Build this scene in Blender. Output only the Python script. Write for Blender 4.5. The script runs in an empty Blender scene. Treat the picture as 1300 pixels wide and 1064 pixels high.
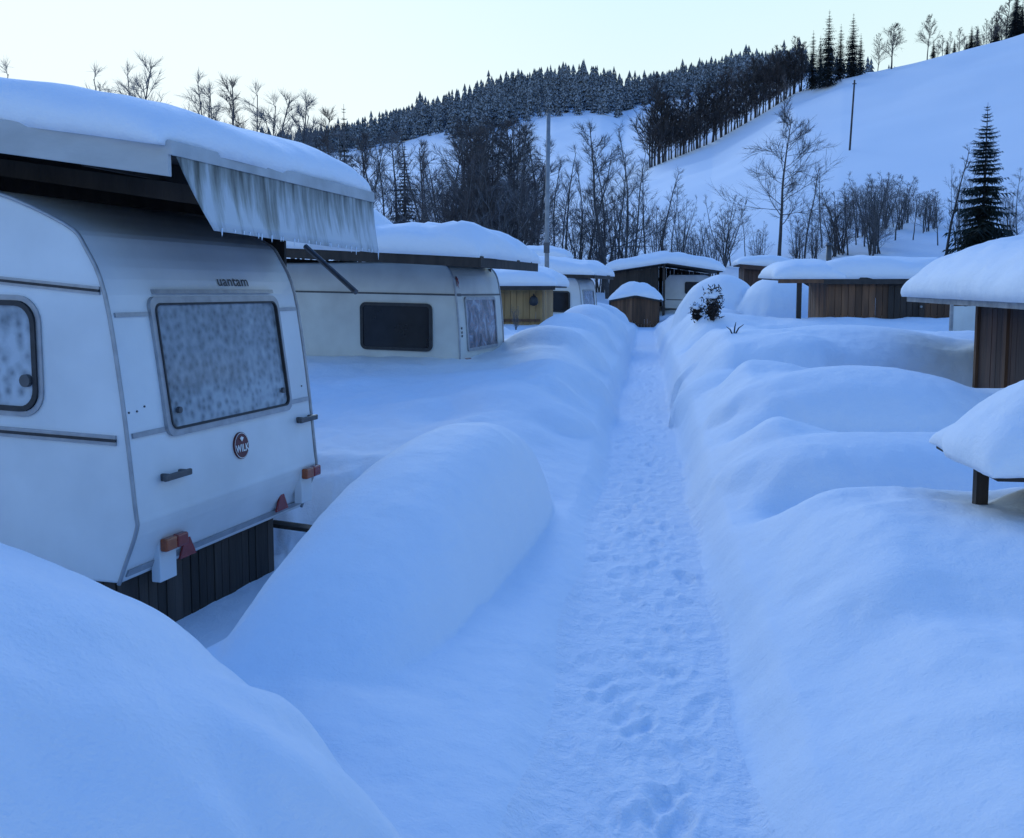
import bpy, math, random
import numpy as np
from mathutils import Vector, Matrix
C = bpy.context.scene.collection
R = math.radians
# ------------------------------------------------------------------ camera model
FPX, CX, CY, HZ, EYE = 1264.0, 650.0, 487.5, 370.0, 1.6
TH = R(7.66); PH = math.atan((CY-HZ)/FPX)
RV = Vector((math.cos(TH), math.sin(TH), 0))
FV = Vector((-math.sin(TH)*math.cos(PH), math.cos(TH)*math.cos(PH), -math.sin(PH)))
UV = Vector((-math.sin(TH)*math.sin(PH), math.cos(TH)*math.sin(PH), math.cos(PH)))
def ray(px, py): return FV + RV*((px-CX)/FPX) + UV*((CY-py)/FPX)
def at(px, py, d):
    v = (CY-py)/FPX
    return Vector((0, 0, EYE)) + ray(px, py)*(d/(math.cos(PH)+v*math.sin(PH)))
def elev(px, py):
    q = ray(px, py); return q.z/math.hypot(q.x, q.y)
cam = bpy.data.cameras.new('camera'); co = bpy.data.objects.new('camera', cam); C.objects.link(co)
co.location = (0, 0, EYE); co.rotation_euler = (math.pi/2-PH, 0, TH)
cam.lens = 36*FPX/1300; cam.sensor_width = 36; cam.shift_y = -44.5/1300
cam.clip_start = .05; cam.clip_end = 5000
bpy.context.scene.camera = co
# ------------------------------------------------------------------ materials
def nt(m): return m.node_tree.nodes, m.node_tree.links
def mat(name, c1, c2=None, scale=6, rough=.6, bump=0, bscale=40, stretch=(1,1,1), metal=0, island=0, coat=0, lo=.35, hi=.7, spec=.5):
    m = bpy.data.materials.new(name); m.use_nodes = True
    n, l = nt(m); b = n['Principled BSDF']
    b.inputs['Roughness'].default_value = rough; b.inputs['Metallic'].default_value = metal
    b.inputs['Specular IOR Level'].default_value = spec
    if coat: b.inputs['Coat Weight'].default_value = coat; b.inputs['Coat Roughness'].default_value = .08
    tc = n.new('ShaderNodeTexCoord'); mp = n.new('ShaderNodeMapping'); mp.inputs['Scale'].default_value = stretch
    l.new(tc.outputs['Object'], mp.inputs['Vector'])
    nz = n.new('ShaderNodeTexNoise'); nz.inputs['Scale'].default_value = scale; nz.inputs['Detail'].default_value = 6
    l.new(mp.outputs[0], nz.inputs['Vector'])
    rp = n.new('ShaderNodeValToRGB'); rp.color_ramp.elements[0].position = lo; rp.color_ramp.elements[1].position = hi
    c2 = c2 or tuple(x*.8 for x in c1)
    rp.color_ramp.elements[0].color = (*c1, 1); rp.color_ramp.elements[1].color = (*c2, 1)
    l.new(nz.outputs['Fac'], rp.inputs[0])
    out = rp.outputs[0]
    if island:
        g = n.new('ShaderNodeNewGeometry'); mr = n.new('ShaderNodeMapRange')
        mr.inputs['To Min'].default_value = 1-island; mr.inputs['To Max'].default_value = 1+island
        l.new(g.outputs['Random Per Island'], mr.inputs[0])
        hs = n.new('ShaderNodeHueSaturation'); l.new(mr.outputs[0], hs.inputs['Value']); l.new(out, hs.inputs['Color']); out = hs.outputs[0]
    l.new(out, b.inputs['Base Color'])
    if bump:
        n2 = n.new('ShaderNodeTexNoise'); n2.inputs['Scale'].default_value = bscale; n2.inputs['Detail'].default_value = 5
        l.new(mp.outputs[0], n2.inputs['Vector'])
        bp = n.new('ShaderNodeBump'); bp.inputs['Strength'].default_value = bump; bp.inputs['Distance'].default_value = .02
        l.new(n2.outputs['Fac'], bp.inputs['Height']); l.new(bp.outputs[0], b.inputs['Normal'])
    return m
def snow_mat(name, c=(.86,.87,.89), fine=.25, med=.35, mscale=5):
    m = bpy.data.materials.new(name); m.use_nodes = True
    n, l = nt(m); b = n['Principled BSDF']; b.inputs['Roughness'].default_value = .75; b.inputs['Specular IOR Level'].default_value = .25
    tc = n.new('ShaderNodeTexCoord')
    a = n.new('ShaderNodeTexNoise'); a.inputs['Scale'].default_value = 90; a.inputs['Detail'].default_value = 3
    d = n.new('ShaderNodeTexNoise'); d.inputs['Scale'].default_value = mscale; d.inputs['Detail'].default_value = 8; d.inputs['Roughness'].default_value = .58
    for q in (a, d): l.new(tc.outputs['Object'], q.inputs['Vector'])
    b1 = n.new('ShaderNodeBump'); b1.inputs['Strength'].default_value = fine; b1.inputs['Distance'].default_value = .008
    b2 = n.new('ShaderNodeBump'); b2.inputs['Strength'].default_value = med; b2.inputs['Distance'].default_value = .05
    l.new(a.outputs['Fac'], b1.inputs['Height']); l.new(d.outputs['Fac'], b2.inputs['Height'])
    l.new(b2.outputs[0], b1.inputs['Normal']); l.new(b1.outputs[0], b.inputs['Normal'])
    rp = n.new('ShaderNodeValToRGB'); rp.color_ramp.elements[0].color = (*[x*.95 for x in c], 1); rp.color_ramp.elements[1].color = (*c, 1)
    l.new(d.outputs['Fac'], rp.inputs[0]); l.new(rp.outputs[0], b.inputs['Base Color'])
    return m
def math_node(n, op, a=None, b=None, c=None):
    q = n.new('ShaderNodeMath'); q.operation = op
    for i, v in enumerate((a, b, c)):
        if v is not None: q.inputs[i].default_value = v
    return q
def lace_mat(name, dark, light, fold, axis, sc, zl, zh, zw, top=.55):
    # net curtain behind the glass: soft vertical folds, a patterned band along the hem, milky ground
    m = bpy.data.materials.new(name); m.use_nodes = True
    n, l = nt(m); b = n['Principled BSDF']; b.inputs['Roughness'].default_value = .12
    b.inputs['Coat Weight'].default_value = .25; b.inputs['Coat Roughness'].default_value = .05
    tc = n.new('ShaderNodeTexCoord'); sx = n.new('ShaderNodeSeparateXYZ'); l.new(tc.outputs['Object'], sx.inputs[0])
    w = n.new('ShaderNodeTexWave'); w.bands_direction = axis; w.inputs['Scale'].default_value = fold/6.28; w.inputs['Distortion'].default_value = 3.0; w.inputs['Detail'].default_value = 2; w.inputs['Detail Scale'].default_value = .5
    v = n.new('ShaderNodeTexVoronoi'); v.inputs['Scale'].default_value = sc; v.feature = 'SMOOTH_F1'; v.inputs['Randomness'].default_value = .9
    q = n.new('ShaderNodeTexNoise'); q.inputs['Scale'].default_value = 1.6; q.inputs['Detail'].default_value = 3
    f = n.new('ShaderNodeTexNoise'); f.inputs['Scale'].default_value = 34; f.inputs['Detail'].default_value = 3
    for k in (w, v, q, f): l.new(tc.outputs['Object'], k.inputs['Vector'])
    yax = sx.outputs['Y' if axis == 'Y' else 'X']
    sn = math_node(n, 'MULTIPLY', None, 13.0); l.new(yax, sn.inputs[0]); s2 = math_node(n, 'SINE'); l.new(sn.outputs[0], s2.inputs[0])
    s3 = math_node(n, 'MULTIPLY_ADD', None, .03); l.new(s2.outputs[0], s3.inputs[0]); l.new(sx.outputs['Z'], s3.inputs[2])
    band = n.new('ShaderNodeMapRange'); band.interpolation_type = 'SMOOTHSTEP'; band.inputs['From Min'].default_value = zl; band.inputs['From Max'].default_value = zh; band.inputs['To Min'].default_value = 1.05; band.inputs['To Max'].default_value = top
    l.new(s3.outputs[0], band.inputs[0])
    pv = math_node(n, 'MULTIPLY'); l.new(v.outputs['Distance'], pv.inputs[0]); l.new(band.outputs[0], pv.inputs[1])
    a1 = math_node(n, 'MULTIPLY_ADD', None, .8, .10); l.new(pv.outputs[0], a1.inputs[0])
    a2 = math_node(n, 'MULTIPLY_ADD', None, zw); l.new(w.outputs['Fac'], a2.inputs[0]); l.new(a1.outputs[0], a2.inputs[2])
    a3 = math_node(n, 'MULTIPLY_ADD', None, .55); l.new(q.outputs['Fac'], a3.inputs[0]); l.new(a2.outputs[0], a3.inputs[2])
    a4 = math_node(n, 'MULTIPLY_ADD', None, .22); l.new(f.outputs['Fac'], a4.inputs[0]); l.new(a3.outputs[0], a4.inputs[2])
    rp = n.new('ShaderNodeValToRGB'); rp.color_ramp.elements[0].position = .38; rp.color_ramp.elements[1].position = 1.0
    rp.color_ramp.elements[0].color = (*dark, 1); rp.color_ramp.elements[1].color = (*light, 1)
    l.new(a4.outputs[0], rp.inputs[0]); l.new(rp.outputs[0], b.inputs['Base Color'])
    return m
def picture_mat():
    m = bpy.data.materials.new('window_picture_pane'); m.use_nodes = True
    n, l = nt(m); b = n['Principled BSDF']; b.inputs['Roughness'].default_value = .12
    tc = n.new('ShaderNodeTexCoord'); q = n.new('ShaderNodeTexNoise'); q.inputs['Scale'].default_value = 4.2; q.inputs['Detail'].default_value = 3; q.inputs['Distortion'].default_value = 1.2
    l.new(tc.outputs['Object'], q.inputs['Vector']); rp = n.new('ShaderNodeValToRGB'); e = rp.color_ramp.elements
    e[0].position = .36; e[0].color = (.03, .035, .055, 1); e[1].position = .70; e[1].color = (.36, .38, .44, 1)
    for p_, c_ in ((.46, (.10, .11, .15, 1)), (.50, (.20, .14, .15, 1)), (.58, (.16, .19, .26, 1))):
        x = e.new(p_); x.color = c_
    l.new(q.outputs['Fac'], rp.inputs[0]); l.new(rp.outputs[0], b.inputs['Base Color']); return m
def streak_mat():
    m = bpy.data.materials.new('streaked_plastic'); m.use_nodes = True
    n, l = nt(m); b = n['Principled BSDF']; b.inputs['Roughness'].default_value = .4
    tc = n.new('ShaderNodeTexCoord'); mp = n.new('ShaderNodeMapping'); mp.inputs['Scale'].default_value = (1, 5, .7); l.new(tc.outputs['Object'], mp.inputs[0])
    z = n.new('ShaderNodeTexNoise'); z.inputs['Scale'].default_value = 2.0; z.inputs['Detail'].default_value = 8; z.inputs['Roughness'].default_value = .62; l.new(mp.outputs[0], z.inputs['Vector'])
    sx = n.new('ShaderNodeSeparateXYZ'); l.new(tc.outputs['Object'], sx.inputs[0])
    mr = n.new('ShaderNodeMapRange'); mr.inputs['From Min'].default_value = 1.95; mr.inputs['From Max'].default_value = 2.32; mr.inputs['To Min'].default_value = -.13; mr.inputs['To Max'].default_value = .17
    l.new(sx.outputs['Z'], mr.inputs[0])
    p = n.new('ShaderNodeTexNoise'); p.inputs['Scale'].default_value = 1.9; p.inputs['Detail'].default_value = 3; l.new(tc.outputs['Object'], p.inputs['Vector'])
    ad = math_node(n, 'MULTIPLY_ADD', None, .45); l.new(p.outputs['Fac'], ad.inputs[0]); l.new(z.outputs['Fac'], ad.inputs[2])
    a2 = math_node(n, 'ADD'); l.new(ad.outputs[0], a2.inputs[0]); l.new(mr.outputs[0], a2.inputs[1])
    rp = n.new('ShaderNodeValToRGB'); e = rp.color_ramp.elements
    e[0].position = .62; e[0].color = (.50, .535, .56, 1); e[1].position = .97; e[1].color = (.03, .036, .03, 1)
    x = e.new(.78); x.color = (.25, .27, .255, 1)
    l.new(a2.outputs[0], rp.inputs[0]); l.new(rp.outputs[0], b.inputs['Base Color'])
    return m
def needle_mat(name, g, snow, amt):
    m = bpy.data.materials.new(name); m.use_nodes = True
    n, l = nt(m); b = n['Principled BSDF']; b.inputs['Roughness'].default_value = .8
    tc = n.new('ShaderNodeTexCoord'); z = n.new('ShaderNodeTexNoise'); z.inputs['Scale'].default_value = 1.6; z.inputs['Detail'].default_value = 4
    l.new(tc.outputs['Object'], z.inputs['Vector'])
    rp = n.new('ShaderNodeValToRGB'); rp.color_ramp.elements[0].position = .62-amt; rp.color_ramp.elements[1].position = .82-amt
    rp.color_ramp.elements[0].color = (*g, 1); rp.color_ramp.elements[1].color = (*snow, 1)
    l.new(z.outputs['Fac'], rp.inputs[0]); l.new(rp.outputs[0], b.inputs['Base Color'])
    return m
M = dict(
 snow=snow_mat('snow', fine=.35, med=.5, mscale=4), trod=snow_mat('trodden_snow', (.88,.88,.90), .6, .6, 11), roofsnow=snow_mat('roof_snow', (.88,.89,.91), .35, .6, 3.5),
 white=mat('caravan_white', (.75,.775,.79), (.61,.635,.65), 1.6, .35, .05, 3, coat=.15),
 white2=mat('caravan_cream', (.66,.66,.61), (.53,.52,.48), 2, .4),
 alu=mat('aluminium_trim', (.40,.41,.43), (.30,.31,.33), 14, .4, metal=.35),
 rubber=mat('black_rubber', (.02,.02,.022), (.035,.035,.04), 20, .6),
 lace=lace_mat('lace_curtain_pane', (.045,.06,.075), (.37,.425,.47), 20, 'Y', 21, .92, 1.06, .06, .6), lace2=lace_mat('lace_curtain_side', (.06,.08,.10), (.48,.53,.58), 24, 'X', 15, 1.30, 1.45, .10, .7),
 dark_glass=mat('dark_glass', (.006,.0065,.008), (.014,.015,.019), 3, .10, spec=.3),
 blue_glass=picture_mat(),
 dark_wood=mat('dark_wood', (.024,.018,.015), (.048,.035,.027), 9, .8, .3, 30, (1,1,.15), island=.35),
 black_wood=mat('dark_brown_boards', (.030,.023,.019), (.052,.042,.035), 9, .8, .3, 30, (1,1,.15), island=.6),
 brown_wood=mat('brown_boards', (.155,.075,.037), (.075,.038,.022), 9, .75, .3, 30, (1,1,.12), island=.5),
 red_wood=mat('weathered_brown_boards', (.075,.038,.028), (.045,.026,.021), 9, .75, .3, 30, (1,1,.12), island=.4),
 yellow_wood=mat('yellow_boards', (.46,.28,.115), (.32,.19,.08), 9, .7, .2, 30, (1,1,.12), island=.25),
 grey_wood=mat('grey_board', (.34,.34,.34), (.20,.20,.20), 7, .7, .2, 40, (.2,1,1)),
 pale_wood=mat('pale_fascia', (.50,.50,.49), (.36,.36,.35), 4, .6, .15, 40, (.4,1,1)),
 streak=streak_mat(), amber=mat('amber_lens', (.36,.08,.018), (.27,.055,.012), 30, .25, coat=.5), red=mat('red_lens', (.26,.018,.016), (.19,.012,.012), 30, .25, coat=.5),
 redpaint=mat('red_badge', (.12,.014,.013), (.09,.012,.011), 10, .35), ink=mat('dark_lettering', (.06,.06,.065), (.10,.10,.10), 10, .5), pale=mat('pale_lettering', (.8,.8,.78), (.7,.7,.7), 10, .5),
 handle=mat('grey_plastic', (.09,.09,.095), (.06,.06,.065), 20, .5), ice=mat('ice', (.75,.80,.85), (.65,.72,.8), 10, .08),
 bark=mat('bare_bark', (.050,.045,.044), (.10,.092,.09), 5, .85), frost=mat('frosted_twigs', (.10,.096,.10), (.20,.195,.20), 3, .85), redbark=mat('reddish_twigs', (.075,.06,.057), (.13,.11,.105), 3, .85),
 hillbark=mat('hill_bark', (.034,.030,.030), (.06,.055,.055), .6, .85),
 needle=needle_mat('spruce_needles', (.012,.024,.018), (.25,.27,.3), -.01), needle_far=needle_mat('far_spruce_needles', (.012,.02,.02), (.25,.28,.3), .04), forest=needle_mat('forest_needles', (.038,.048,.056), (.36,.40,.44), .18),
 brownneedle=mat('dry_needles', (.012,.010,.009), (.05,.026,.018), 9, .8),
 metal=mat('grey_metal', (.28,.29,.30), (.20,.21,.22), 10, .5, metal=.2),
 roofing=mat('roof_board', (.05,.042,.038), (.03,.026,.023), 8, .8),
)
# ------------------------------------------------------------------ mesh helpers
class MB:
    def __init__(s): s.v = []; s.f = []
    def add(s, v, f):
        o = len(s.v); s.v += [tuple(p) for p in v]; s.f += [tuple(i+o for i in q) for q in f]
    def box(s, x0, x1, y0, y1, z0, z1, fn=None):
        v = [(x, y, z) for z in (z0, z1) for y in (y0, y1) for x in (x0, x1)]
        if fn: v = [fn(*p) for p in v]
        s.add(v, [(0,2,3,1), (4,5,7,6), (0,1,5,4), (2,6,7,3), (0,4,6,2), (1,3,7,5)])
    def tube(s, pts, rad, n=6, cap=True):
        pts = [Vector(p) for p in pts]
        if not hasattr(rad, '__len__'): rad = [rad]*len(pts)
        o = len(s.v); up = None
        for i, p in enumerate(pts):
            d = (pts[min(i+1, len(pts)-1)]-pts[max(i-1, 0)])
            d = d.normalized() if d.length > 1e-9 else Vector((0, 0, 1))
            if up is None: a = d.orthogonal().normalized()
            else:
                a = up - d*up.dot(d); a = a.normalized() if a.length > 1e-6 else d.orthogonal().normalized()
            up = a; b = d.cross(a)
            for k in range(n):
                t = 2*math.pi*k/n; q = p+(a*math.cos(t)+b*math.sin(t))*rad[i]; s.v.append((q.x, q.y, q.z))
        for i in range(len(pts)-1):
            for k in range(n):
                k2 = (k+1) % n; s.f.append((o+i*n+k, o+i*n+k2, o+(i+1)*n+k2, o+(i+1)*n+k))
        if cap: s.f.append(tuple(o+k for k in range(n))[::-1]); s.f.append(tuple(o+(len(pts)-1)*n+k for k in range(n)))
    def prism(s, prof, y0, y1):
        n = len(prof); s.add([(x, y0, z) for x, z in prof]+[(x, y1, z) for x, z in prof],
            [tuple(range(n))[::-1], tuple(range(n, 2*n))]+[(i, (i+1) % n, n+(i+1) % n, n+i) for i in range(n)])
    def planks(s, p0, p1, z0, z1, w=.12, th=.022, rng=random, ragged=0, zt=None):
        p0 = Vector((*p0, 0)); p1 = Vector((*p1, 0)); L = (p1-p0).length; d = (p1-p0)/L; nn = Vector((d.y, -d.x, 0))
        k = max(1, round(L/w)); w = L/k
        for i in range(k):
            a = p0+d*(i*w+.004); b = p0+d*((i+1)*w-.004); o = nn*(rng.random()*.008); t = nn*-th
            za = (zt(a.x, a.y) if zt else z1)+rng.uniform(-ragged, ragged); zb = (zt(b.x, b.y) if zt else z1)+(za-z1 if not zt else 0); zl = z0+rng.uniform(-ragged, ragged)
            q = [a+o, b+o, b+o+t, a+o+t]
            s.add([(c.x, c.y, zl) for c in q]+[(q[0].x, q[0].y, za), (q[1].x, q[1].y, zb), (q[2].x, q[2].y, zb), (q[3].x, q[3].y, za)],
                  [(3,2,1,0), (4,5,6,7), (0,1,5,4), (1,2,6,5), (2,3,7,6), (3,0,4,7)])
    def build(s, name, m, parent=None, smooth=False, bevel=0, seg=2):
        me = bpy.data.meshes.new(name); me.from_pydata(s.v, [], s.f); me.validate(); me.update()
        o = bpy.data.objects.new(name, me); C.objects.link(o); me.materials.append(m)
        if smooth:
            for p in me.polygons: p.use_smooth = True
        if bevel:
            b = o.modifiers.new('bevel', 'BEVEL'); b.width = bevel; b.segments = seg; b.limit_method = 'ANGLE'; b.angle_limit = R(40)
            b.harden_normals = False
        if parent: o.parent = parent
        return o
def tag(o, label, cat, group=None, kind=None):
    o['label'] = label; o['category'] = cat
    if group: o['group'] = group
    if kind: o['kind'] = kind
    return o
def thing(name, label, cat, loc=(0,0,0), rz=0, group=None):
    o = bpy.data.objects.new(name, None); C.objects.link(o); o.location = loc; o.rotation_euler = (0, 0, rz)
    o.empty_display_size = .2
    return tag(o, label, cat, group)
def rrect(a0, a1, b0, b1, r, n=6):
    p = []
    for cx, cy, t0 in ((a1-r, b1-r, 0), (a0+r, b1-r, 90), (a0+r, b0+r, 180), (a1-r, b0+r, 270)):
        for k in range(n+1):
            t = R(t0+90*k/n); p.append((cx+r*math.cos(t), cy+r*math.sin(t)))
    return p
def panel(mb, fn, a0, a1, b0, b1, r, n0, n1):
    p = rrect(a0, a1, b0, b1, r); k = len(p)
    mb.add([fn(a, b, n0) for a, b in p]+[fn(a, b, n1) for a, b in p], [tuple(range(k, 2*k)), tuple(range(k))[::-1]]+[(i, (i+1) % k, k+(i+1) % k, k+i) for i in range(k)])
def ring(mb, fn, a0, a1, b0, b1, r, w, n0, n1):
    p = rrect(a0, a1, b0, b1, r); q = rrect(a0+w, a1-w, b0+w, b1-w, max(.01, r-w)); k = len(p)
    mb.add([fn(a, b, n0) for a, b in p]+[fn(a, b, n1) for a, b in p]+[fn(a, b, n1) for a, b in q]+[fn(a, b, n0) for a, b in q],
        [f for i in range(k) for f in ((i, (i+1) % k, k+(i+1) % k, k+i), (k+i, k+(i+1) % k, 2*k+(i+1) % k, 2*k+i), (2*k+i, 2*k+(i+1) % k, 3*k+(i+1) % k, 3*k+i))])
def hsh(i, j, s): 
    t = np.sin(i*127.1+j*311.7+s*74.7)*43758.5453; return t-np.floor(t)
def vn(x, y, s=0):
    xi = np.floor(x); yi = np.floor(y); fx = x-xi; fy = y-yi; fx = fx**3*(fx*(fx*6-15)+10); fy = fy**3*(fy*(fy*6-15)+10)
    return (hsh(xi, yi, s)*(1-fx)+hsh(xi+1, yi, s)*fx)*(1-fy)+(hsh(xi, yi+1, s)*(1-fx)+hsh(xi+1, yi+1, s)*fx)*fy
def fbm(x, y, s=0, o=4):
    t = 0; a = .5
    for k in range(o): t = t+a*(vn(x, y, s+k)-.5)*2; x, y = (x*1.62+y*1.22)+11.3, (y*1.62-x*1.22)+5.7; a *= .5
    return t
def snow_cap(parent, x0, x1, y0, y1, zf, T, seed, n=34, bul=.05, p=5, amp=.25, name='snow_cap', e=.36):
    s = np.linspace(-1, 1, n); u = np.sin(s*math.pi/2); U, V = np.meshgrid(u, u, indexing='ij')
    cx, cy, hx, hy = (x0+x1)/2, (y0+y1)/2, (x1-x0)/2, (y1-y0)/2
    f = np.clip((1-np.abs(U)**(p*max(1, hx)))*(1-np.abs(V)**(p*max(1, hy))), 0, 1)**e
    X = cx+U*hx; Y = cy+V*hy
    g = 4*f*(1-f); bul *= .6
    ns = fbm(X*1.1+seed*7, Y*1.1, seed)+.25*fbm(X*3.1+seed, Y*3.1, seed+9, 2)
    X2 = X+np.sign(U)*(np.abs(U)**12)*g*bul+.07*fbm(Y*2.2, X*0+seed, seed+3)*np.abs(U)**10
    Y2 = Y+np.sign(V)*(np.abs(V)**12)*g*bul+.07*fbm(X*2.2, Y*0+seed, seed+4)*np.abs(V)**10
    ZB = np.vectorize(zf)(X, Y)
    Z = ZB+T*f*(1+amp*ns)-.02*(1-f)
    mb = MB(); v = list(zip(X2.ravel(), Y2.ravel(), Z.ravel())); fc = []
    for i in range(n-1):
        for j in range(n-1): fc.append((i*n+j, (i+1)*n+j, (i+1)*n+j+1, i*n+j+1))
    v = [tuple(float(q) for q in t) for t in v]
    bo = [i*n for i in range(n)]+[(n-1)*n+j for j in range(1, n)]+[i*n+n-1 for i in range(n-2, -1, -1)]+[j for j in range(n-2, 0, -1)]
    k0 = len(v); v.append((cx, cy, float(zf(cx, cy))-.02))
    for a in range(len(bo)): fc.append((k0, bo[(a+1) % len(bo)], bo[a]))
    mb.add(v, fc)
    return mb.build(name, M['roofsnow'], parent, True)
def text_mesh(body, size, fn, name, m, parent, off=.0, n=.004):
    cu = bpy.data.curves.new('lettering', 'FONT'); cu.body = body; cu.size = size; cu.align_x = 'CENTER'; cu.align_y = 'CENTER'; cu.offset = off
    cu.space_character = 1.05; cu.resolution_u = 3
    t = bpy.data.objects.new('lettering', cu); C.objects.link(t); bpy.context.view_layer.update()
    me = bpy.data.meshes.new_from_object(t.evaluated_get(bpy.context.evaluated_depsgraph_get()))
    bpy.data.objects.remove(t)
    for v in me.vertices: v.co = Vector(fn(v.co.x, v.co.y, n))
    me.materials.clear(); me.materials.append(m); me.name = name
    o = bpy.data.objects.new(name, me); C.objects.link(o); o.parent = parent; return o
ORD = ['first','second','third','fourth','fifth','sixth','seventh','eighth','ninth','tenth','eleventh','twelfth','thirteenth','fourteenth','fifteenth','sixteenth','seventeenth','eighteenth','nineteenth']
for tn in ('twent','thirt','fort','fift','sixt','sevent','eight','ninet'): ORD += [tn+'ieth']+[tn+'y-'+o for o in ORD[:9]]
# ------------------------------------------------------------------ terrain
def sm(a, b, x):
    t = np.clip((x-a)/(b-a), 0, 1); return t*t*(3-2*t)
RZC = R(-8.7); ER = Vector((math.sin(R(8.7)), math.cos(R(8.7)))); EO = Vector((math.cos(R(8.7)), -math.sin(R(8.7))))
A1 = Vector((-2.87, 5.12))
E1 = [(-300,345),(0,340),(400,325),(600,290),(700,255),(780,225),(850,196),(900,178),(950,150),(1000,120),(1060,99),(1120,86),(1180,71),(1250,53),(1300,38),(1400,10),(1700,-40)]
E2 = [(-300,235),(0,222),(200,205),(350,195),(430,183),(500,165),(560,145),(620,122),(700,104),(760,108),(790,124),(850,112),(930,96),(1010,90),(1100,104),(1300,80),(1700,60)]
E1t = ([p for p, q in E1], [elev(p, q) for p, q in E1]); E2t = ([p for p, q in E2], [elev(p, q) for p, q in E2])
D0, D1, D2 = 45., 220., 480.
def mound(h, x, y, cx, cy, rx, ry, H, rot=0, p=.55, k=.04):
    near = np.where((np.abs(x-cx) < max(rx, ry)*1.2) & (np.abs(y-cy) < max(rx, ry)*1.2))
    if len(near[0]) == 0: return h
    h = h.copy(); xx, yy, hh = x[near], y[near], h[near]
    dx, dy = xx-cx, yy-cy; c, s = math.cos(rot), math.sin(rot); a = dx*c+dy*s; b = -dx*s+dy*c
    wob = 1+.14*fbm(xx*1.7, yy*1.7, 50, 3)
    q = np.clip(1-((a/rx)**2+(b/ry)**2)*wob**2, 0, 1); m = np.minimum(hh, 0)+(H-np.minimum(hh, 0))*q**p
    d = m-hh
    h[near] = np.where(q > 0, (hh+m+np.sqrt(d*d+k*k*np.clip(q*4, 0, 1)))/2, hh)
    return h
PRINTS = []
_r = random.Random(5)
yy = 2.3
while yy < 30:
    for sgn in (-1, 0, 1):
        if _r.random() < .8: PRINTS.append((sgn*.16+_r.uniform(-.11, .11), yy+_r.uniform(-.12, .12), _r.uniform(-.7, .7), _r.uniform(.006, .018), _r.uniform(.55, .85)))
    yy += .16
LUMPS = []
for i in range(44):
    y_ = 4.0+i*.42+_r.uniform(-.25, .25); s_ = -1 if i % 2 else 1
    if s_ < 0 and y_ < 8.4: continue
    rr_ = _r.uniform(.22, .5)*(1+y_*.03); x_ = s_*(.55+rr_+_r.uniform(-.1, .7)); LUMPS.append((x_, y_, rr_, rr_*_r.uniform(.9, 1.5)))
LH = [_r.uniform(.03, .11) for _ in LUMPS]
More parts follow.
